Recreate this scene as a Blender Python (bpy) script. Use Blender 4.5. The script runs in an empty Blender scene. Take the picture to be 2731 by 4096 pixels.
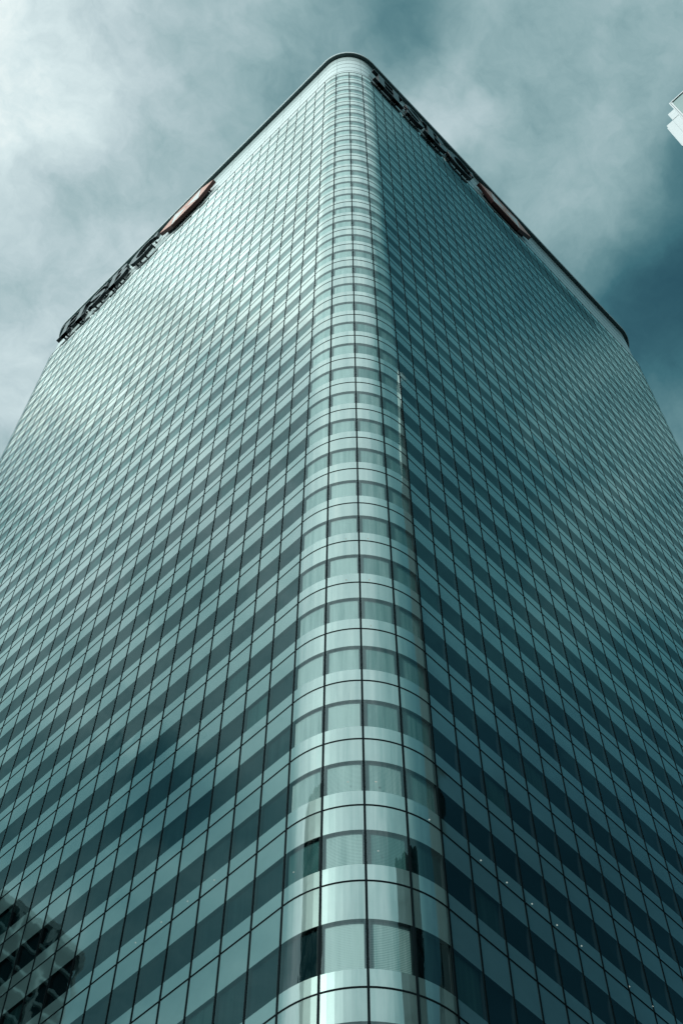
import bpy, math, random
from mathutils import Vector, Matrix
random.seed(7)
sc = bpy.context.scene
COL = sc.collection
PI = math.pi

# ------------------------------------------------------------------ measures (metres, z = 0 at the photographer's eye)
R = 3.91236          # radius of the rounded corners
PW = 1.5             # width of one facade panel
NF = 32              # flat panels on each face
LEN = NF * PW
Z0 = 181.349         # top of the glass
H0, HF, H36 = 4.297, 4.0404, 4.851
ZG = -1.7            # ground
ZL = [Z0] + [Z0 - H0 - i * HF for i in range(35)]
ZL.append(ZL[-1] - H36)
while ZL[-1] - HF > ZG + 6: ZL.append(ZL[-1] - HF)
NROW = len(ZL) - 1

# ------------------------------------------------------------------ object helpers
def link(o, parent=None):
    COL.objects.link(o)
    if parent is not None: o.parent = parent
    return o
def tag(o, label=None, cat=None, group=None, kind=None):
    if label: o['label'] = label
    if cat: o['category'] = cat
    if group: o['group'] = group
    if kind: o['kind'] = kind
    return o
def empty(name, label, cat, loc=(0, 0, 0), group=None):
    o = bpy.data.objects.new(name, None); o.location = loc
    link(o); return tag(o, label, cat, group)

class MB:
    def __init__(s): s.v = []; s.f = []; s.m = []; s.r = []; s.t = []; s.c = []; s.n = []; s.has = False
    def face(s, pts, mi=0, rnd=(0, 0, 0), tone=.5, cur=0.0, nv=None):
        s.n += nv or [(0, 0, 0)] * len(pts); s.has = s.has or nv is not None
        n = len(s.v); s.v += [tuple(p) for p in pts]; s.f.append(tuple(range(n, n + len(pts))))
        s.m.append(mi); s.r.append(rnd); s.t.append(tone); s.c.append(cur)
    def box(s, a, b, mi=0, **k):
        x0, y0, z0 = a; x1, y1, z1 = b
        for q in (((x0,y0,z0),(x0,y1,z0),(x1,y1,z0),(x1,y0,z0)), ((x0,y0,z1),(x1,y0,z1),(x1,y1,z1),(x0,y1,z1)),
                  ((x0,y0,z0),(x1,y0,z0),(x1,y0,z1),(x0,y0,z1)), ((x1,y0,z0),(x1,y1,z0),(x1,y1,z1),(x1,y0,z1)),
                  ((x1,y1,z0),(x0,y1,z0),(x0,y1,z1),(x1,y1,z1)), ((x0,y1,z0),(x0,y0,z0),(x0,y0,z1),(x0,y1,z1))):
            s.face(q, mi, **k)
    def prism(s, poly, fn, d0, d1, mi=0, mside=None):
        """poly: 2-D outline; fn(u, v, d) -> 3-D"""
        mside = mi if mside is None else mside
        s.face([fn(u, v, d1) for u, v in poly], mi)
        s.face([fn(u, v, d0) for u, v in reversed(poly)], mside)
        for i in range(len(poly)):
            a, b = poly[i], poly[(i + 1) % len(poly)]
            s.face([fn(*a, d0), fn(*b, d0), fn(*b, d1), fn(*a, d1)], mside)
    def build(s, name, mats, parent=None, loc=(0, 0, 0)):
        me = bpy.data.meshes.new(name)
        me.from_pydata([(x - loc[0], y - loc[1], z - loc[2]) for x, y, z in s.v], [], s.f)
        for m in (mats if isinstance(mats, (list, tuple)) else [mats]): me.materials.append(m)
        me.polygons.foreach_set('material_index', s.m)
        a = me.attributes.new('rnd', 'FLOAT_VECTOR', 'FACE'); a.data.foreach_set('vector', [c for r in s.r for c in r])
        a = me.attributes.new('tone', 'FLOAT', 'FACE'); a.data.foreach_set('value', s.t)
        a = me.attributes.new('curved', 'FLOAT', 'FACE'); a.data.foreach_set('value', s.c)
        if s.has: a = me.attributes.new('nvec', 'FLOAT_VECTOR', 'POINT'); a.data.foreach_set('vector', [c for r in s.n for c in r])
        me.update()
        o = bpy.data.objects.new(name, me); o.location = loc
        return link(o, parent)

# ------------------------------------------------------------------ materials
def new_mat(name):
    m = bpy.data.materials.new(name); m.use_nodes = True
    nt = m.node_tree; nt.nodes.clear()
    return m, nt
class NT:
    def __init__(s, nt): s.nt = nt
    def n(s, t, **k):
        x = s.nt.nodes.new(t)
        for a, b in k.items(): setattr(x, a, b)
        return x
    def l(s, a, b): s.nt.links.new(a, b)
    def val(s, sock, v):
        if isinstance(v, bpy.types.NodeSocket): s.l(v, sock)
        else: sock.default_value = v
    def math(s, op, a, b=0.0, c=None, clamp=False):
        x = s.n('ShaderNodeMath', operation=op); x.use_clamp = clamp
        s.val(x.inputs[0], a); s.val(x.inputs[1], b)
        if c is not None: s.val(x.inputs[2], c)
        return x.outputs[0]
    def vm(s, op, a=None, b=None, scale=None):
        x = s.n('ShaderNodeVectorMath', operation=op)
        s.val(x.inputs[0], a)
        if b is not None: s.val(x.inputs[1], b)
        if scale is not None: s.val(x.inputs['Scale'], scale)
        return x.outputs['Value'] if op in ('DISTANCE', 'LENGTH', 'DOT_PRODUCT') else x.outputs[0]
    def attr(s, name, out):
        x = s.n('ShaderNodeAttribute', attribute_name=name); return x.outputs[out]
    def noise(s, vec, scale, detail=2, rough=.5, out='Fac'):
        x = s.n('ShaderNodeTexNoise'); s.val(x.inputs['Vector'], vec)
        x.inputs['Scale'].default_value = scale; x.inputs['Detail'].default_value = detail
        x.inputs['Roughness'].default_value = rough
        return x.outputs[out]
    def ramp(s, fac, stops):
        x = s.n('ShaderNodeValToRGB'); s.val(x.inputs[0], fac)
        e = x.color_ramp.elements
        while len(e) > 1: e.remove(e[-1])
        e[0].position = stops[0][0]; e[0].color = (*stops[0][1], 1)
        for p, c in stops[1:]:
            k = e.new(p); k.color = (*c, 1)
        return x.outputs[0]

def glass_normal(T, streak=.16):
    """each pane sits a hair out of true, and its sheet is slightly wavy; the bent corner panes are streaked"""
    geo = T.n('ShaderNodeNewGeometry')
    rnd = T.attr('rnd', 'Vector'); cur = T.attr('curved', 'Fac')
    n1 = T.vm('SUBTRACT', T.noise(geo.outputs['Position'], 1.1, 2, .45, 'Color'), (.5, .5, .5))
    st = T.vm('MULTIPLY', geo.outputs['Position'], (2.2, 2.2, .10))
    n2 = T.vm('SUBTRACT', T.noise(st, 1.5, 3, .6, 'Color'), (.5, .5, .5))
    n2 = T.vm('MULTIPLY', n2, (1, 1, .15))
    a = T.vm('SCALE', rnd, scale=.0050)
    b = T.vm('SCALE', n1, scale=.011)
    c = T.vm('SCALE', n2, scale=T.math('MULTIPLY', cur, streak))
    v = T.vm('ADD', T.vm('ADD', T.attr('nvec', 'Vector'), a), T.vm('ADD', b, c))
    return T.vm('NORMALIZE', v)

def reflect_fac(T, nrm, gain=.47, lo=.145):
    geo = T.n('ShaderNodeNewGeometry')
    c = T.math('ABSOLUTE', T.vm('DOT_PRODUCT', geo.outputs['Incoming'], nrm))
    f = T.math('POWER', T.math('SUBTRACT', 1.0, c, clamp=True), 5.0)
    f = T.math('MULTIPLY_ADD', f, .925, .075)
    return T.math('MULTIPLY_ADD', f, gain, lo, clamp=True)

def mat_frit():
    m, nt = new_mat('fritted_glass'); T = NT(nt)
    nrm = glass_normal(T, .07)
    geo = T.n('ShaderNodeNewGeometry')
    tone = T.attr('tone', 'Fac')
    ns = T.noise(geo.outputs['Position'], .55, 3, .6)
    k = T.math('ADD', T.math('MULTIPLY', tone, .22), T.math('MULTIPLY', ns, .30))
    k = T.math('ADD', k, .62)
    base = T.vm('SCALE', (.30, .47, .45), scale=k)
    d0 = T.n('ShaderNodeBsdfDiffuse'); T.l(base, d0.inputs[0])
    sh = T.n('ShaderNodeBsdfGlossy'); sh.inputs['Roughness'].default_value = .30      # the fired enamel has a satin sheen
    T.l(T.vm('SCALE', (.61, .80, .74), scale=k), sh.inputs[0])
    d = T.n('ShaderNodeMixShader'); d.inputs[0].default_value = .62; T.l(d0.outputs[0], d.inputs[1]); T.l(sh.outputs[0], d.inputs[2])
    g = T.n('ShaderNodeBsdfGlossy'); g.inputs['Roughness'].default_value = .03
    g.inputs[0].default_value = (.88, 1, .955, 1); T.l(nrm, g.inputs['Normal'])
    mx = T.n('ShaderNodeMixShader'); T.l(reflect_fac(T, nrm, 1.0, .38), mx.inputs[0]); T.l(d.outputs[0], mx.inputs[1]); T.l(g.outputs[0], mx.inputs[2])
    o = T.n('ShaderNodeOutputMaterial'); T.l(mx.outputs[0], o.inputs[0]); return m

def mat_glass():
    m, nt = new_mat('clear_glass'); T = NT(nt)
    nrm = glass_normal(T)
    t = T.n('ShaderNodeBsdfTransparent'); t.inputs[0].default_value = (.84, .95, .94, 1)
    g = T.n('ShaderNodeBsdfGlossy'); g.inputs['Roughness'].default_value = .012
    g.inputs[0].default_value = (.80, 1, .985, 1); T.l(nrm, g.inputs['Normal'])
    mx = T.n('ShaderNodeMixShader'); T.l(reflect_fac(T, nrm), mx.inputs[0]); T.l(t.outputs[0], mx.inputs[1]); T.l(g.outputs[0], mx.inputs[2])
    o = T.n('ShaderNodeOutputMaterial'); T.l(mx.outputs[0], o.inputs[0]); return m

def mat_simple(name, col, rough=.5, metal=0, spec=.5, coat=0, var=.12, nscale=.8):
    m, nt = new_mat(name); T = NT(nt)
    p = T.n('ShaderNodeBsdfPrincipled'); geo = T.n('ShaderNodeNewGeometry')
    k = T.math('MULTIPLY_ADD', T.noise(geo.outputs['Position'], nscale, 3), 2 * var, 1 - var)
    T.l(T.vm('SCALE', col, scale=k), p.inputs['Base Color'])
    p.inputs['Roughness'].default_value = rough; p.inputs['Metallic'].default_value = metal
    p.inputs['Specular IOR Level'].default_value = spec; p.inputs['Coat Weight'].default_value = coat
    o = T.n('ShaderNodeOutputMaterial'); T.l(p.outputs[0], o.inputs[0]); return m

def mat_blind():
    """slatted blind or dim room behind the clear glass; the tone sets how pale it is"""
    m, nt = new_mat('window_blind'); T = NT(nt)
    geo = T.n('ShaderNodeNewGeometry'); tone = T.attr('tone', 'Fac')
    sep = T.n('ShaderNodeSeparateXYZ'); T.l(geo.outputs['Position'], sep.inputs[0])
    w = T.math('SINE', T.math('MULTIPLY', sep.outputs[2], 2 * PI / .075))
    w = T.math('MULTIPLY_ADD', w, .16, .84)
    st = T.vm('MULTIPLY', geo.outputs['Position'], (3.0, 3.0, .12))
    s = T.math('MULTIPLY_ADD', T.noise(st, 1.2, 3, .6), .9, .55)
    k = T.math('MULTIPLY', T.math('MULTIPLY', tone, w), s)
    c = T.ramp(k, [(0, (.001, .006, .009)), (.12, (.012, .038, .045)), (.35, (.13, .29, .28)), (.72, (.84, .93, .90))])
    d = T.n('ShaderNodeBsdfDiffuse'); T.l(c, d.inputs[0])
    o = T.n('ShaderNodeOutputMaterial'); T.l(d.outputs[0], o.inputs[0]); return m

M = dict(
    frit=mat_frit(), glass=mat_glass(), blind=mat_blind(),
    joint=mat_simple('black_gasket', (.004, .012, .015), .8, spec=.08, var=.1),
    post=mat_simple('dark_frame_metal', (.006, .016, .019), .6, spec=.2, var=.1),
    void=mat_simple('dark_ceiling_void', (.010, .026, .030), .9),
    band=mat_simple('anodised_cladding', (.84, 1.0, .98), .27, metal=.25, spec=.6, var=.03, nscale=.3),
    groove=mat_simple('cladding_groove', (.015, .04, .045), .6),
    soffit=mat_simple('soffit_metal', (.07, .13, .135), .4, var=.08),
    coping=mat_simple('coping_metal', (.80, .88, .88), .3, metal=.3, var=.03),
    letter=mat_simple('letter_face', (.11, .17, .175), .35, spec=.6, var=.06),
    lside=mat_simple('letter_return', (.006, .014, .018), .4, var=.1),
    red=mat_simple('red_enamel', (.80, .41, .31), .35, var=.03),
    white=mat_simple('white_enamel', (.90, .93, .91), .35, var=.03),
    casing=mat_simple('emblem_return', (.10, .030, .026), .45, var=.1),
    roof=mat_simple('roof_gravel', (.12, .15, .15), .9),
    wpanel=mat_simple('white_metal_panel', (.86, .91, .92), .35, var=.02, nscale=.2),
    stone=mat_simple('grey_stone', (.10, .16, .165), .7),
    dglass=mat_simple('office_glass', (.012, .035, .042), .06, spec=.8),
    pglass=mat_simple('pale_office_glass', (.30, .44, .42), .05, spec=.8, var=.2, nscale=.35),
    asphalt=mat_simple('asphalt', (.045, .052, .054), .9), paving=mat_simple('paving', (.18, .21, .21), .85),
)
def mat_glint_dot():
    m, nt = new_mat('glint_glow'); T = NT(nt)  # glow of the discs that stand in for glints
    e = T.n('ShaderNodeEmission'); e.inputs[0].default_value = (.85, 1, .93, 1); e.inputs[1].default_value = .42
    o = T.n('ShaderNodeOutputMaterial'); T.l(e.outputs[0], o.inputs[0]); return m
M['glint_dot'] = mat_glint_dot()

# ------------------------------------------------------------------ perimeter of the tower: 144 panels, anticlockwise from the far left corner
def arc_pts(cx, cy, a0, n=7):
    return [((cx + R * math.cos(a), cy + R * math.sin(a)), (math.cos(a), math.sin(a))) for a in [a0 + PI / 2 * i / (4 * (n - 1)) for i in range(4 * (n - 1) + 1)]]
panels = []       # (list of ((x, y), (nx, ny)), curved)
def flat(p0, p1, nrm):
    for i in range(NF):
        a = [p0[k] + (p1[k] - p0[k]) * i / NF for k in (0, 1)]; b = [p0[k] + (p1[k] - p0[k]) * (i + 1) / NF for k in (0, 1)]
        panels.append(([(tuple(a), nrm), (tuple(b), nrm)], 0))
def arc(cx, cy, a0):
    P = arc_pts(cx, cy, a0)
    for i in range(4): panels.append((P[i * 6:i * 6 + 7], 1))
flat((-R, LEN), (-R, 0), (-1, 0)); arc(0, 0, PI)
flat((0, -R), (LEN, -R), (0, -1)); arc(LEN, 0, 1.5 * PI)
flat((LEN + R, 0), (LEN + R, LEN), (1, 0)); arc(LEN, LEN, 0)
flat((LEN, LEN + R), (0, LEN + R), (0, 1)); arc(0, LEN, .5 * PI)
NP = len(panels)          # 144; 0-31 left face, 32-35 near corner, 36-67 right face
def off(p, d): (x, y), (nx, ny) = p; return (x + nx * d, y + ny * d)
def strip(mb, pts, d, za, zb, mi=0, **k):
    """outward-facing wall strip from za up to zb"""
    for a, b in zip(pts, pts[1:]):
        (ax, ay), (bx, by) = off(a, d), off(b, d)
        na, nb_ = (*a[1], 0), (*b[1], 0)
        mb.face([(ax, ay, za), (bx, by, za), (bx, by, zb), (ax, ay, zb)], mi, nv=[na, nb_, nb_, na], **k)
def ledge(mb, pts, d0, d1, z, up, mi=0):
    for a, b in zip(pts, pts[1:]):
        q = [(*off(a, d0), z), (*off(a, d1), z), (*off(b, d1), z), (*off(b, d0), z)]
        mb.face(q if up else q[::-1], mi)
def ring(mb, plist, d0, d1, za, zb, mi=0, caps=False):
    for pts in plist:
        strip(mb, pts, d1, za, zb, mi); ledge(mb, pts, d0, d1, za, False, mi); ledge(mb, pts, d0, d1, zb, True, mi)
PTS = [p for p, c in panels]

tower = empty('office_tower', 'tall glass office tower with rounded corners and banded grey glass filling the picture', 'skyscraper', (LEN / 2, LEN / 2, ZG))
TP = tower.location.copy()
def tb(mb, name, mats):
    o = mb.build(name, mats); o.parent = tower; o.location = -TP; return o

rv = lambda: tuple(random.uniform(-1, 1) for _ in range(3))
PR = {}                                   # one sheet of glass per storey and panel: frit and clear zone share its tilt
def prnd(k, i):
    if (k, i) not in PR: PR[(k, i)] = (rv(), random.random())
    return PR[(k, i)]
def zones(k):
    h = ZL[k] - ZL[k + 1]
    a, b = (.38, .84) if k == 35 else (.343, .797)
    return ZL[k] - a * h, ZL[k] - b * h   # top and bottom of the clear zone
def plant(k, i):                          # dark unfritted run near the top of the right face
    return 36 + 7 <= i <= 36 + 25 and k in (0, 1)

# spandrel bands: one per storey line
for k in range(NROW + 1):
    mb = MB()
    for i, (pts, cur) in enumerate(panels):
        if k < NROW and not (plant(k, i) and k == 1):
            r, t = prnd(k, i)
            strip(mb, pts, 0, zones(k)[0], ZL[k], rnd=r, tone=t * .7, cur=cur)
        if k > 0 and not plant(k - 1, i):
            r, t = prnd(k - 1, i)
            strip(mb, pts, 0, ZL[k], zones(k - 1)[1], rnd=r, tone=.45 + t * .7, cur=cur)
    for pts in PTS:                       # back of the spandrel: floor edge and ceiling seen through the clear glass
        zt = zones(k - 1)[1] if k > 0 else ZL[0]
        zb_ = zones(k)[0] if k < NROW else ZL[k]
        if k < NROW: ledge(mb, pts, -.13, -.004, zb_, False, 1)
        if k > 0: ledge(mb, pts, -.13, -.004, zt, True, 1)
    tb(mb, 'spandrel', [M['frit'], M['void']])

# windows (clear panes) with their blinds behind
def cam_size(k, i):
    pts = panels[i][0]; x, y = pts[len(pts) // 2][0]
    return math.dist((x, y, (ZL[k] + ZL[k + 1]) / 2), (-27.2, -25.45, 0))
inview = [(cam_size(k, i), k, i) for k in range(24, 36) for i in range(20, 50)]
near = set()
for k in range(28, 36):
    for i in range(28, 41): near.add((k, i))
near = set(sorted(near, key=lambda q: cam_size(*q))[:100])
def blind_tone(k, i):
    rr = random.Random(k * 1000 + i)
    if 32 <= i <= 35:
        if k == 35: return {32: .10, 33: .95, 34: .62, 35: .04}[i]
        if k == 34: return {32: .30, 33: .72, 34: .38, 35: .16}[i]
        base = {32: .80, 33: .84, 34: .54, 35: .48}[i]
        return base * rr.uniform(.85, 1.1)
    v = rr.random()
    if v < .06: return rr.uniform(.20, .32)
    if i < 32:                                             # left face: blinds paler to fill in brightness, less on lower rows
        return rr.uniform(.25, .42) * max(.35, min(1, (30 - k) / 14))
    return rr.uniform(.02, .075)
rest_g, rest_b = MB(), MB()
for k in range(NROW):
    zt, zb_ = zones(k)
    for i, (pts, cur) in enumerate(panels):
        r, t = prnd(k, i)
        a, b = zb_, zt
        if plant(k, i): a, b = ZL[k + 1], (ZL[k] if k == 1 else zt)
        tn = blind_tone(k, i)
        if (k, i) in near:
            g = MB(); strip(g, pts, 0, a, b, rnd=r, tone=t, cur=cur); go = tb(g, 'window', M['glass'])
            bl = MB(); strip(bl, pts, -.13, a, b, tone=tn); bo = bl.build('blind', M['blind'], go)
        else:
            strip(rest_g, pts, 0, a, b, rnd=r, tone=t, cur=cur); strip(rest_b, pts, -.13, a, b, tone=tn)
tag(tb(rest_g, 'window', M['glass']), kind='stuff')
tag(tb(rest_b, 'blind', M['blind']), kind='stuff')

# vertical mullions: black joint between the sheets, and a dark post behind the clear zone
def mullion_mesh(mb, i):
    (x, y), (nx, ny) = panels[i][0][0]; tx, ty = -ny, nx
    def bx(w, d0, d1, za, zb, mi):
        P = lambda s, d, z: (x + tx * s * w / 2 + nx * d, y + ty * s * w / 2 + ny * d, z)
        mb.face([P(-1, d1, za), P(1, d1, za), P(1, d1, zb), P(-1, d1, zb)], mi)
        mb.face([P(-1, d0, za), P(-1, d1, za), P(-1, d1, zb), P(-1, d0, zb)], mi)
        mb.face([P(1, d1, za), P(1, d0, za), P(1, d0, zb), P(1, d1, zb)], mi)
        mb.face([P(1, d0, zb), P(-1, d0, zb), P(-1, d1, zb), P(1, d1, zb)], mi)
        mb.face([P(-1, d0, za), P(1, d0, za), P(1, d1, za), P(-1, d1, za)], mi)
    bx(.085, -.03, .014, ZL[-1], Z0, 0)
    for k in range(NROW):
        zt, zb_ = zones(k); bx(.19, -.128, -.012, zb_ + .004, zt - .004, 1)
order = sorted(range(NP), key=lambda i: math.dist((*panels[i][0][0][0],), (-27.2, -25.45)))
mrest = MB()
for n, i in enumerate(order):
    if n < 100:
        mb = MB(); mullion_mesh(mb, i); tb(mb, 'mullion', [M['joint'], M['post']])
    else: mullion_mesh(mrest, i)
tag(tb(mrest, 'mullion', [M['joint'], M['post']]), kind='stuff')
for k in range(NROW + 1):
    mb = MB(); h = .064 if k else .13
    ring(mb, PTS, -.03, .016, ZL[k] - h / 2, ZL[k] + h / 2); tb(mb, 'transom', M['joint'])

# parapet cladding: five courses of pale metal, joints every second panel
BH = 11.5 / 5
mb = MB()
for pts in PTS: strip(mb, pts, -.36, Z0, Z0 + 11.5); ledge(mb, pts, -.36, -.031, Z0 + .03, True)
tb(mb, 'cladding_backing', M['groove'])
def trimmed(pts, a, b):
    """a panel outline shortened by a at its start and b at its end"""
    pts = list(pts)
    def mv(p, q, d):
        (x, y), n = p; (u, v), _ = q; L = math.dist((x, y), (u, v)); return ((x + (u - x) * d / L, y + (v - y) * d / L), n)
    if a: pts[0] = mv(pts[0], pts[1], a)
    if b: pts[-1] = mv(pts[-1], pts[-2], b)
    return pts
for c in range(5):
    mb = MB()
    for i, (pts, cur) in enumerate(panels):
        q = trimmed(pts, .012 if i % 2 == 1 else 0, .012 if i % 2 == 0 else 0)
        za, zb_ = Z0 + .06 + c * BH + (.08 if c else .02), Z0 + .06 + (c + 1) * BH - .09
        strip(mb, q, -.25, za, zb_); ledge(mb, q, -.36, -.25, za, False, 1); ledge(mb, q, -.36, -.25, zb_, True, 1)  # panel edges coloured dark for the shade inside the joints
    tb(mb, 'cladding_course', [M['band'], M['groove']])
mb = MB()
for i, (pts, cur) in enumerate(panels):
    q = trimmed(pts, .012, .012)
    ledge(mb, q, -.38, .18, Z0 + 11.56, False); strip(mb, q, .18, Z0 + 11.56, Z0 + 11.85)
tb(mb, 'cornice_soffit', M['soffit'])
mb = MB(); ring(mb, PTS, .185, .25, Z0 + 11.52, Z0 + 11.92)
tb(mb, 'coping', M['coping'])
mb = MB(); P_ = []
for pts in PTS:
    for p in pts[:-1]: P_.append((*off(p, .186), Z0 + 11.88))
mb.face(P_); tb(mb, 'roof', M['roof'])
mb = MB(); mb.box((8, 8, Z0 + 11.9), (LEN - 8, LEN - 8, Z0 + 15)); tb(mb, 'plant_room', M['stone'])
# lobby below the curtain wall
mb = MB()
for pts in PTS: strip(mb, pts, -1.2, ZG, ZL[-1]); ledge(mb, pts, -1.2, 0, ZL[-1], False)
tb(mb, 'lobby', M['dglass'])
# small glowing discs laid on the glass for glints, mostly in row 33
def glint_dot(k, i, f, fz, s=.032):
    pts = panels[i][0]; n = len(pts) - 1
    t = f * n; j = min(int(t), n - 1); u = t - j
    (ax, ay), (nx, ny) = pts[j]; (bx, by), (n2, m2) = pts[j + 1]
    x, y = ax + (bx - ax) * u, ay + (by - ay) * u; nx, ny = nx + (n2 - nx) * u, ny + (m2 - ny) * u
    z = ZL[k] + (ZL[k + 1] - ZL[k]) * fz
    mb = MB(); P = lambda a, b, d: (x - ny * a + nx * d, y + nx * a + ny * d, z + b)
    N = 8; circ = [(s * math.cos(q * 2 * PI / N), s * .8 * math.sin(q * 2 * PI / N)) for q in range(N)]
    mb.prism(circ, P, .004, .020)
    tb(mb, 'glint_dot', M['glint_dot'])
for i, f in ((37, .42), (38, .37), (39, .30), (40, .24), (41, .18), (43, .05), (43, .99)): glint_dot(33, i, f, .93)
for i, f in ((29, .5), (28, .55), (27, .6), (26, .65)): glint_dot(33, i, f, .90, .026)
for k, i, f, fz, s in ((33, 33, .62, .66, .05), (33, 34, .28, .66, .07), (33, 35, .62, .955, .05), (34, 34, .28, .62, .045), (34, 32, .3, .66, .04),
                       (29, 33, .6, .93, .06), (29, 34, .28, .93, .06), (28, 33, .6, .94, .05), (28, 34, .28, .94, .05), (30, 34, .28, .93, .04)):
    glint_dot(k, i, f, fz, s * .65)

# ------------------------------------------------------------------ signs
def stroke(cl, closed=False):
    """centre line [(u, v, width)] -> quads"""
    L, Rr = [], []
    n = len(cl)
    for i in range(n):
        a = cl[max(i - 1, 0)]; b = cl[min(i + 1, n - 1)]
        dx, dy = b[0] - a[0], b[1] - a[1]; l = math.hypot(dx, dy) or 1
        nx, ny = -dy / l, dx / l; u, v, w = cl[i]
        L.append((u + nx * w / 2, v + ny * w / 2)); Rr.append((u - nx * w / 2, v - ny * w / 2))
    return L + Rr[::-1]
def ell(cx, cy, rx, ry, a0, a1, wf, n=18):
    out = []
    for i in range(n + 1):
        a = math.radians(a0 + (a1 - a0) * i / n); out.append((cx + rx * math.cos(a), cy + ry * math.sin(a), wf(a)))
    return out
def strip_prism(mb, cl, fn, d0, d1):
    poly = stroke(cl); n = len(cl); L, Q = poly[:n], poly[n:][::-1]
    for i in range(n - 1):
        a, b, c, d = L[i], L[i + 1], Q[i + 1], Q[i]
        mb.face([fn(*p, d1) for p in (a, d, c, b)], 0); mb.face([fn(*p, d0) for p in (a, b, c, d)], 1)
        mb.face([fn(*a, d0), fn(*a, d1), fn(*b, d1), fn(*b, d0)], 1)
        mb.face([fn(*d, d0), fn(*c, d0), fn(*c, d1), fn(*d, d1)], 1)
    for p, q in ((L[0], Q[0]), (L[-1], Q[-1])):
        mb.face([fn(*p, d0), fn(*q, d0), fn(*q, d1), fn(*p, d1)], 1)
HL = 5.1
def rect(x0, y0, x1, y1): return [(x0, y0), (x1, y0), (x1, y1), (x0, y1)]
def letter(ch, fn, w):
    mb = MB(); d0, d1 = 0.0, .46
    box = lambda x0, y0, x1, y1, e=0: mb.prism(rect(x0, y0, x1, y1), fn, d0 + e, d1 - e, 0, 1)
    if ch == 'H':
        for x in (.95, w - 1.95):
            box(x, 0, x + 1.0, HL); box(x - .75, 0, x + 1.75, .26, .003); box(x - .75, HL - .26, x + 1.75, HL, .003)
        box(1.95, HL * .47, w - 1.95, HL * .47 + .34, .003)
    if ch == 'C':
        wf = lambda a: .28 + .95 * max(0, -math.cos(a)) ** 1.3
        rx, ry = w / 2 - .45, HL / 2 - .16
        strip_prism(mb, ell(w / 2 + .05, HL / 2, rx, ry, 40, 322, wf, 26), fn, d0, d1)
        box(w - .42, HL * .63, w - .16, HL, .003)
        mb.prism([(w - 1.1, HL - .62), (w - .42, HL * .68), (w - .42, HL - .25)], fn, d0 + .006, d1 - .006, 0, 1)
    if ch == 'S':
        cl = []
        m = w / 2
        for t, u, v, q in ((0, w - .35, HL * .80, .25), (1, w * .72, HL * .93, .32), (2, m, HL * .965, .34), (3, w * .24, HL * .90, .5), (4, w * .13, HL * .76, .78), (5, w * .22, HL * .63, 1.0),
                           (6, m, HL * .52, 1.12), (7, w * .78, HL * .40, 1.0), (8, w * .87, HL * .26, .78), (9, w * .76, HL * .11, .5), (10, m, HL * .035, .34), (11, w * .25, HL * .07, .32), (12, .3, HL * .21, .25)):
            cl.append((u, v, q))
        fine = []
        for i in range(len(cl) - 1):
            p0, p1, p2, p3 = cl[max(i - 1, 0)], cl[i], cl[i + 1], cl[min(i + 2, len(cl) - 1)]
            for s in range(3):
                t = s / 3; fine.append(tuple(.5 * (2 * p1[j] + (p2[j] - p0[j]) * t + (2 * p0[j] - 5 * p1[j] + 4 * p2[j] - p3[j]) * t * t + (3 * p1[j] - p0[j] - 3 * p2[j] + p3[j]) * t ** 3) for j in range(3)))
        fine.append(cl[-1]); strip_prism(mb, fine, fn, d0, d1)
        box(w - .42, HL * .70, w - .2, HL * .99, .003); box(.15, .03, .37, HL * .29, .003)
    if ch == 'B':
        box(.65, 0, 1.7, HL); box(0, 0, 1.9, .26, .003); box(0, HL - .26, 1.9, HL, .003)
        wf = lambda a: .3 + .75 * max(0, math.cos(a)) ** 1.2
        strip_prism(mb, [(1.6, HL - .15, .3), (2.1, HL - .15, .3)] + ell(2.1, HL * .765, w - 3.05, HL * .235 - .15, 90, -90, wf, 14) + [(1.6, HL * .53 + .15, .3)], fn, d0 + .004, d1 - .004)
        strip_prism(mb, [(1.6, HL * .53, .3), (2.1, HL * .53, .3)] + ell(2.1, HL * .265 + .08, w - 2.65, HL * .265 - .07, 90, -90, wf, 14) + [(1.6, .15, .3)], fn, d0 + .008, d1 - .008)
    return mb
def side_fn(side, s0, zb_, d0):
    if side == 'L': return lambda u, v, d: (-R - d0 - d, s0 - u, Z0 + zb_ + v)
    return lambda u, v, d: (s0 + u, -R - d0 - d, Z0 + zb_ + v)
def bracket(mb, fn, u, v, dep): mb.prism(rect(u - .09, v - .11, u + .09, v + .11), fn, -dep, -.002)
def make_letters(side, starts, zb_, dface, label):
    d0 = dface - .46
    loc = (-R, 38, Z0 + zb_) if side == 'L' else (9, -R, Z0 + zb_)
    t = empty('letter_sign', label, 'sign', loc)
    for ch, s0, w in starts:
        fn = side_fn(side, s0, zb_, d0)
        mb = letter(ch, fn, w); o = mb.build('letter', [M['letter'], M['lside']], t); o.location = -Vector(loc)
        br = MB(); dep = d0 + .245
        us = {'H': (1.2, 1.7, w - 1.7, w - 1.2), 'S': (.6, w * .35, w * .65, w - .6), 'B': (.9, 1.4, 2.3, 3.0), 'C': (.7, w * .35, w * .55, w * .8)}[ch]
        for u in us:
            for v in ((.14, HL - .2) if ch in 'HB' else (.22 if .3 * w < u < .75 * w else HL * .3, HL - (.2 if .3 * w < u < .75 * w else 1.4))):
                bracket(br, fn, u, v, dep)
        b = br.build('bracket', M['lside'], o)
    return t
make_letters('L', (('H', 47.75, 5.75), ('S', 41.75, 3.25), ('B', 38.35, 3.95), ('C', 33.95, 4.9)), 2.65, .50,
             'dark serif capital letters H S B C on the bright left face below pink emblem')
make_letters('R', (('H', -.25, 5.4), ('S', 5.4, 3.15), ('B', 8.6, 4.0), ('C', 12.85, 4.9)), 1.55, .43,
             'near black serif capital letters H S B C atop the shaded right face')
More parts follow.
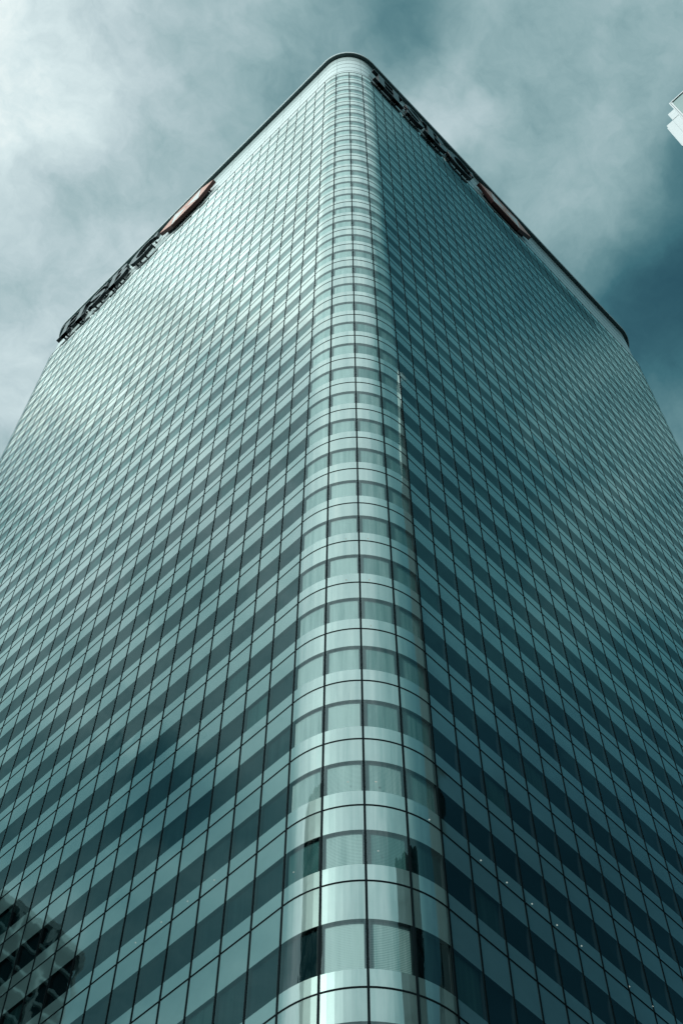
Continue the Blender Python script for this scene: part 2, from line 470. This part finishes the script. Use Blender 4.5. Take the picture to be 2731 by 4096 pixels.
def make_emblem(side, sc_, zc, a, b, dface, label):
    loc = (-R, sc_, Z0 + zc) if side == 'L' else (sc_, -R, Z0 + zc)
    t = empty('emblem_sign', label, 'sign', loc)
    fn = side_fn(side, sc_, zc, dface - .47)
    hexa = [(-2 * a, 0), (-a, -b), (a, -b), (2 * a, 0), (a, b), (-a, b)]
    mb = MB(); mb.prism(hexa, fn, 0, .462); o = mb.build('casing', M['casing'], t); o.location = -Vector(loc)
    e = .035
    def part(name, poly, m):
        cx = sum(p[0] for p in poly) / 3; cy = sum(p[1] for p in poly) / 3
        q = [(cx + (u - cx) * (1 - e / 1.2), cy + (v - cy) * (1 - e / 1.2)) for u, v in poly]
        mb = MB(); mb.prism(q, fn, .450, .472); o = mb.build(name, m, t); o.location = -Vector(loc)
    part('red_panel', [(-a, -b), (a, -b), (0, 0)], M['red']); part('red_panel', [(a, b), (-a, b), (0, 0)], M['red'])
    part('red_panel', [(-2 * a, 0), (-a, -b), (-a, b)], M['red']); part('red_panel', [(2 * a, 0), (a, b), (a, -b)], M['red'])
    part('white_panel', [(-a, -b), (0, 0), (-a, b)], M['white']); part('white_panel', [(a, -b), (a, b), (0, 0)], M['white'])
    br = MB()
    for u in (-a * 1.4, -a * .9, 0, a * .9, a * 1.4):
        for v in (-b * .55, b * .55): bracket(br, fn, u, v if abs(u) < a else v * .5, dface - .225)
    br.prism(rect(-a * 1.5, -b * .6, a * 1.5, -b * .45), fn, -.26, -.02)
    o = br.build('bracket', M['lside'], t); o.location = -Vector(loc)
make_emblem('L', 23.73, 5.36, 2.44, 2.3, .50, 'pale pink and white hexagon emblem of triangles on the bright left face')
make_emblem('R', 23.52, 5.32, 2.43, 2.15, .43, 'dull maroon and white hexagon emblem of triangles on the shaded right face')

# ------------------------------------------------------------------ the white topped tower at the right edge
K = 1.2
AX, AY, AZ = -27.207 + K * 43.943, -25.453 - K * 1.321, K * 150
M['dark'] = mat_simple('dark_cladding', (.02, .05, .055), .7, spec=.2)
nb = empty('white_clad_tower', 'white metal clad tower top with stepped blocks and framed glass at the right edge', 'skyscraper', (AX + 6, AY - 15, ZG))
NL = -nb.location.copy()
def nbuild(mb, name, m): o = mb.build(name, m); o.parent = nb; o.location = NL; return o
D_ = 3.6; yb = AY - 16
mb = MB(); mb.box((AX + .12, yb, ZG), (AX + D_, AY - .1, AZ - .15)); nbuild(mb, 'wall', M['dark'])
mb = MB(); mb.box((AX + .04, yb + .3, AZ - 11), (AX + .11, AY - .38, AZ - .42)); nbuild(mb, 'window', M['pglass'])
mb = MB()                                           # white frame round the glass face, with its dark inner line
mb.box((AX - .06, yb, AZ - .28), (AX + .3, AY, AZ)); nbuild(mb, 'frame', M['wpanel'])
mb = MB(); mb.box((AX - .06, AY - .14, AZ - 12), (AX + .3, AY, AZ - .281)); nbuild(mb, 'frame', M['wpanel'])
mb = MB(); mb.box((AX - .02, AY - .18, AZ - 12), (AX + .3, AY - .141, AZ - .30)); mb.box((AX + .0, yb + .2, AZ - .36), (AX + .3, AY - .36, AZ - .282)); nbuild(mb, 'shadow_gap', M['joint'])
mb = MB(); mb.box((AX - .03, AY - .36, AZ - 12), (AX + .3, AY - .181, AZ - .282)); nbuild(mb, 'frame', M['wpanel'])
def white_block(y1, zt, zb_, joints, x0):
    mb = MB(); zz = zt
    for j in joints + [zb_]:
        mb.box((x0, AY + .004, j + .012), (x0 + 1.0, y1, zz - .012)); zz = j
    nbuild(mb, 'stepped_block', M['wpanel'])
    mb = MB(); mb.box((x0 + .03, AY + .006, zb_), (x0 + .97, y1 - .03, zt - .03)); nbuild(mb, 'block_core', M['roof'])
white_block(AY + .89, AZ - 2.65, AZ - 5.5, [AZ - 4.1], AX + .06)
white_block(AY + .90, AZ - 5.5, AZ - 14.6, [AZ - 8.9, AZ - 12.4], AX + .10)
def wb(y0, y1, zt, zb_, x0):
    mb = MB(); mb.box((x0, y0, zb_), (x0 + .8, y1, zt)); nbuild(mb, 'stepped_block', M['wpanel'])
wb(AY + .915, AY + 1.80, AZ - 5.35, AZ - 14.9, AX + .16)
wb(AY + 1.805, AY + 1.92, AZ - 6.1, AZ - 14.7, AX + .20)
mb = MB(); mb.box((AX + .35, AY + .92, AZ - 16.0), (AX + .9, AY + 1.75, AZ - 14.91)); nbuild(mb, 'louvre', M['joint'])

# ------------------------------------------------------------------ neighbours seen only in the glass, with blocks added for shade
def block(name, label, x0, y0, x1, y1, zt, bay, fh, mw, mg, fw=.45, sill=.9):
    t = empty(name, label, 'office block', ((x0 + x1) / 2, (y0 + y1) / 2, ZG)); L0 = -t.location.copy()
    def B(mb, n, m): o = mb.build(n, m); o.parent = t; o.location = L0; return o
    mb = MB(); mb.box((x0 + .5, y0 + .5, ZG), (x1 - .5, y1 - .5, zt - .8)); B(mb, 'glazing', mg)
    mb = MB(); z = ZG + 5
    while z < zt - 2:
        mb.box((x0 + .15, y0 + .15, z), (x1 - .15, y1 - .15, z + sill)); z += fh
    B(mb, 'floor_band', mw)
    mb = MB()
    nx = max(1, round((x1 - x0) / bay)); ny = max(1, round((y1 - y0) / bay))
    for i in range(nx + 1):
        x = x0 + (x1 - x0) * i / nx
        for y in (y0, y1): mb.box((x - fw / 2, y - .3 + (.0 if y == y0 else 0), ZG), (x + fw / 2, y + .3, zt - 1.2))
    for j in range(1, ny):
        y = y0 + (y1 - y0) * j / ny
        for x in (x0, x1): mb.box((x - .3, y - fw / 2, ZG), (x + .3, y + fw / 2, zt - 1.2))
    B(mb, 'column', mw)
    mb = MB(); mb.box((x0 - .3, y0 - .3, zt - 1.19), (x1 + .3, y1 + .3, zt)); B(mb, 'roof', mw)
    return t
M['pale'] = mat_simple('pale_concrete', (.42, .54, .54), .6)
block('office_block', 'pale columned office block mirrored wavily in the lowest left glass panes', -50.9, 86, -18, 118, 140, 4.6, 4.0, M['pale'], M['joint'], .5, .5)
block('office_block', 'added dark low office block, unseen, west of the street to shade lower floors', -120, -30, -78, 40, 62, 6, 3.8, M['stone'], M['dglass'])  # added out of view to shade lower floors and mirror in the corner
block('office_block', 'added dark office block, unseen, south of the street to shade the right face', 29, -110, 125, -46, 98, 3, 3.8, M['dark'], M['dglass'], .25, .5)  # added and set close to hold light off the lower right face
block('office_block', 'added grey office block, unseen, south west of the crossing to shade lower floors', -95, -105, -58, -62, 78, 5, 3.8, M['stone'], M['dglass'])  # added out of view as well, for shade and corner reflections

block('office_block', 'tall dark glass office block standing west of the rounded corner', -86, -2, -60, 21, 122, 3, 3.8, M['dark'], M['dglass'], .25, .5)
block('office_block', 'tall dark glass office block standing south of the rounded corner', -12, -86, 13, -61, 112, 3, 3.8, M['dark'], M['dglass'], .25, .5)
# ground
mb = MB(); mb.face([(-1500, -1500, ZG - .15), (1500, -1500, ZG - .15), (1500, 1500, ZG - .15), (-1500, 1500, ZG - .15)])
tag(mb.build('road', M['asphalt']), kind='structure')
mb = MB(); mb.box((-33, -31, ZG - .146), (LEN + 22, LEN + 22, ZG - .003)); tag(mb.build('pavement', M['paving']), kind='structure')

# ------------------------------------------------------------------ sky
w = bpy.data.worlds.new('World'); sc.world = w; w.use_nodes = True
nt = w.node_tree; nt.nodes.clear(); T = NT(nt)
tc = T.n('ShaderNodeTexCoord'); sep = T.n('ShaderNodeSeparateXYZ'); T.l(tc.outputs['Generated'], sep.inputs[0])
zc = T.math('MAXIMUM', sep.outputs[2], .06)
cmb = T.n('ShaderNodeCombineXYZ'); T.l(T.math('DIVIDE', sep.outputs[0], zc), cmb.inputs[0]); T.l(T.math('DIVIDE', sep.outputs[1], zc), cmb.inputs[1])
uv = cmb.outputs[0]
warp = T.vm('SCALE', T.vm('SUBTRACT', T.noise(uv, 9.0, 5, .6, 'Color'), (.5, .5, .5)), scale=.07)
uvw = T.vm('ADD', uv, T.vm('MULTIPLY', warp, (1, 1, 0)))
# brightness of the cloud deck, as (u, v, level, reach)
from math import tan
F_ = Vector((0.31917027, 0.31130853, 0.89510745)); yaw, rol = 0.772929333, 1.11579827e-3
R0 = Vector((math.sin(yaw), -math.cos(yaw), 0)); U0 = R0.cross(F_)
RX = R0 * math.cos(rol) + U0 * math.sin(rol); UY = -R0 * math.sin(rol) + U0 * math.cos(rol)
FP = 6109.74
SKY = [(.0167, .2729, .93, .045), (-.0153, .2206, .66, .03)]
SKY = []
def S(x, y, lv, rch=.026):              # a spot of cloud given by where it stands in the frame of the view (1568 wide)
    d = F_ + RX * ((x * 1.7417 - 1365.5) / FP) - UY * ((y * 1.7417 - 2048) / FP)
    SKY.append((d.x / d.z, d.y / d.z, lv, rch))
for a in ((40, 200, .98), (60, 60, .88), (250, 110, .68), (180, 260, .84), (330, 250, .58), (420, 90, .50), (600, 90, .52), (560, 230, .36), (690, 190, .32), (400, 370, .40), (200, 450, .52),
          (60, 420, .70), (60, 650, .62), (250, 600, .56), (30, 900, .66), (-120, 700, .58), (-120, 300, .95),
          (750, 60, .38), (840, 25, .24), (925, 60, .0, .017), (970, 40, .08, .02), (900, 130, .42), (1000, 190, .66), (1130, 290, .66), (1050, 60, .44), (1160, 120, .42), (1230, 60, .27), (1240, 230, .24), (1330, 130, .42), (1420, 80, .52), (1420, 200, .48),
          (1350, 330, .46), (1280, 400, .52), (1380, 450, .53), (1150, 430, .22), (1200, 330, .26), (1500, 100, .38), (1550, 180, .22), (1540, 330, .20), (1450, 370, .45), (1550, 430, .0, .018), (1520, 480, .07), (1470, 520, .26),
          (1410, 600, .24), (1300, 600, .28), (1485, 645, .0, .018), (1440, 700, .09), (1545, 690, .012), (1530, 560, .05), (1500, 800, .10), (1545, 770, .05), (1550, 870, .17), (1560, 960, .30), (1650, 700, .05), (1650, 400, .10), (1700, 1000, .2)):
    S(*a)
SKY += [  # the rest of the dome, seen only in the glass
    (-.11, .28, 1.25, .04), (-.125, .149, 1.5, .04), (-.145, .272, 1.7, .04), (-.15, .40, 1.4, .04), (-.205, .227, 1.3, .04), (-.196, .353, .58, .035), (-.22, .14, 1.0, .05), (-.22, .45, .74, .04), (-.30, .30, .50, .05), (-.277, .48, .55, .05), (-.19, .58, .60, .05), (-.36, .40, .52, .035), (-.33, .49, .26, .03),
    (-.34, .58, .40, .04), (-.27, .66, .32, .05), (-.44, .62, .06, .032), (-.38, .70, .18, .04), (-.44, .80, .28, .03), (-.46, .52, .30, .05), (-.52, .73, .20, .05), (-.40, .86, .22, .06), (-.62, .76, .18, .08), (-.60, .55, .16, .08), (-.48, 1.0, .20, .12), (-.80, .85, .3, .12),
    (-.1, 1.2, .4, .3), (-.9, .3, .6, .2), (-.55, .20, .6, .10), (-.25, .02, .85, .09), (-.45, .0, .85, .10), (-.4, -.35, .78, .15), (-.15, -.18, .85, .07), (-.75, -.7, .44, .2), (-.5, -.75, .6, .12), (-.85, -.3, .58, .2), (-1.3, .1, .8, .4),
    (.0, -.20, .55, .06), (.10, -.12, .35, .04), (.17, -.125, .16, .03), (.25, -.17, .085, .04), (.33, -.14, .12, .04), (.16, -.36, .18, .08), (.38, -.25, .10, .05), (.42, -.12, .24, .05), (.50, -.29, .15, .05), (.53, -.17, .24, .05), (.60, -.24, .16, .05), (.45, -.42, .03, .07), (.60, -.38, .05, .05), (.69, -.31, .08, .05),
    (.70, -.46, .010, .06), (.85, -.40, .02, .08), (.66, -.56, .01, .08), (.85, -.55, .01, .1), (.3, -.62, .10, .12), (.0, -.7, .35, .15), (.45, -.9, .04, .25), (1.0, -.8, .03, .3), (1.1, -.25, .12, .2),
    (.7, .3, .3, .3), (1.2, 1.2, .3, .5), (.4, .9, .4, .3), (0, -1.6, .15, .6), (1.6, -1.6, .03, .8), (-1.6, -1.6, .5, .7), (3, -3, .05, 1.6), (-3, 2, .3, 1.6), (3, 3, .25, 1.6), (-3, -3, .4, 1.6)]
num = den = None
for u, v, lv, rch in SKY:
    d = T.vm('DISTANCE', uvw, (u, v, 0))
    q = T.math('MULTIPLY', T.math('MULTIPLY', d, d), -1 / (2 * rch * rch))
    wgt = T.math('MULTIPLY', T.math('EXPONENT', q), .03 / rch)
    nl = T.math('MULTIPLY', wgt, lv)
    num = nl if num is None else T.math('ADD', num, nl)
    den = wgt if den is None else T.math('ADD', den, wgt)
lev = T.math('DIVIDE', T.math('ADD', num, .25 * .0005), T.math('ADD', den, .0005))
n1 = T.noise(uvw, 10, 8, .62); n2 = T.noise(uvw, 24, 7, .66)
det = T.math('ADD', T.math('MULTIPLY', T.math('SUBTRACT', n1, .5), 1.3), T.math('MULTIPLY', T.math('SUBTRACT', n2, .5), .62))
lev = T.math('MULTIPLY', lev, T.math('ADD', 1.0, det))
hz = T.math('MULTIPLY', sep.outputs[2], 6, clamp=True)
colr = T.vm('SCALE', scale=T.math('MAXIMUM', lev, 1.0), a=T.ramp(lev, [(0, (.004, .022, .034)), (.05, (.020, .078, .112)), (.12, (.052, .162, .198)), (.22, (.135, .275, .305)), (.38, (.295, .452, .478)), (.60, (.52, .655, .69)), (.85, (.72, .86, .88)), (1, (.86, .97, .97))]))
sky = T.n('ShaderNodeTexSky'); sky.sky_type = 'NISHITA'; sky.sun_disc = False
SUN_AZ, SUN_EL = math.radians(184), math.radians(32)       # anticlockwise from +x
sky.sun_elevation = SUN_EL; sky.sun_rotation = PI / 2 - SUN_AZ
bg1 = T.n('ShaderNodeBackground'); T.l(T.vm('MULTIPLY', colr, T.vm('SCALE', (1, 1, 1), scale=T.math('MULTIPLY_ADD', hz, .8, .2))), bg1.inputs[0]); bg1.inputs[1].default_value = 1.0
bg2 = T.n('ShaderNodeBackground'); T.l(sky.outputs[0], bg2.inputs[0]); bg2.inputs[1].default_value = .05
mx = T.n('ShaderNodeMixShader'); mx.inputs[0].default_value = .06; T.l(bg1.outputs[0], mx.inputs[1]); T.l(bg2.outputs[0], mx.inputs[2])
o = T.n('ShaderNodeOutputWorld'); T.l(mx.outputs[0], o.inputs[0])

# sun through thin cloud
ld = bpy.data.lights.new('sun', 'SUN'); ld.energy = 2.6; ld.angle = math.radians(10); ld.color = (.93, 1, .97)
lo = bpy.data.objects.new('sun', ld); link(lo)
sd = Vector((math.cos(SUN_EL) * math.cos(SUN_AZ), math.cos(SUN_EL) * math.sin(SUN_AZ), math.sin(SUN_EL)))
lo.rotation_euler = sd.to_track_quat('Z', 'Y').to_euler(); lo.location = (-60, 30, 250)

# ------------------------------------------------------------------ camera
cd = bpy.data.cameras.new('camera'); cam = bpy.data.objects.new('camera', cd); link(cam)
cd.sensor_fit = 'VERTICAL'; cd.sensor_height = 36; cd.lens = FP / 4096 * 36; cd.clip_end = 5000; cd.clip_start = .1
mt = Matrix((RX, UY, -F_)).transposed().to_4x4(); mt.translation = (-27.20720, -25.45273, 0)
cam.matrix_world = mt
sc.camera = cam
sc.view_settings.view_transform = 'Standard'; sc.view_settings.look = 'None'; sc.view_settings.exposure = 0; sc.view_settings.gamma = 1
sc.cycles.max_bounces = 8; sc.cycles.transparent_max_bounces = 12; sc.cycles.sample_clamp_indirect = 4
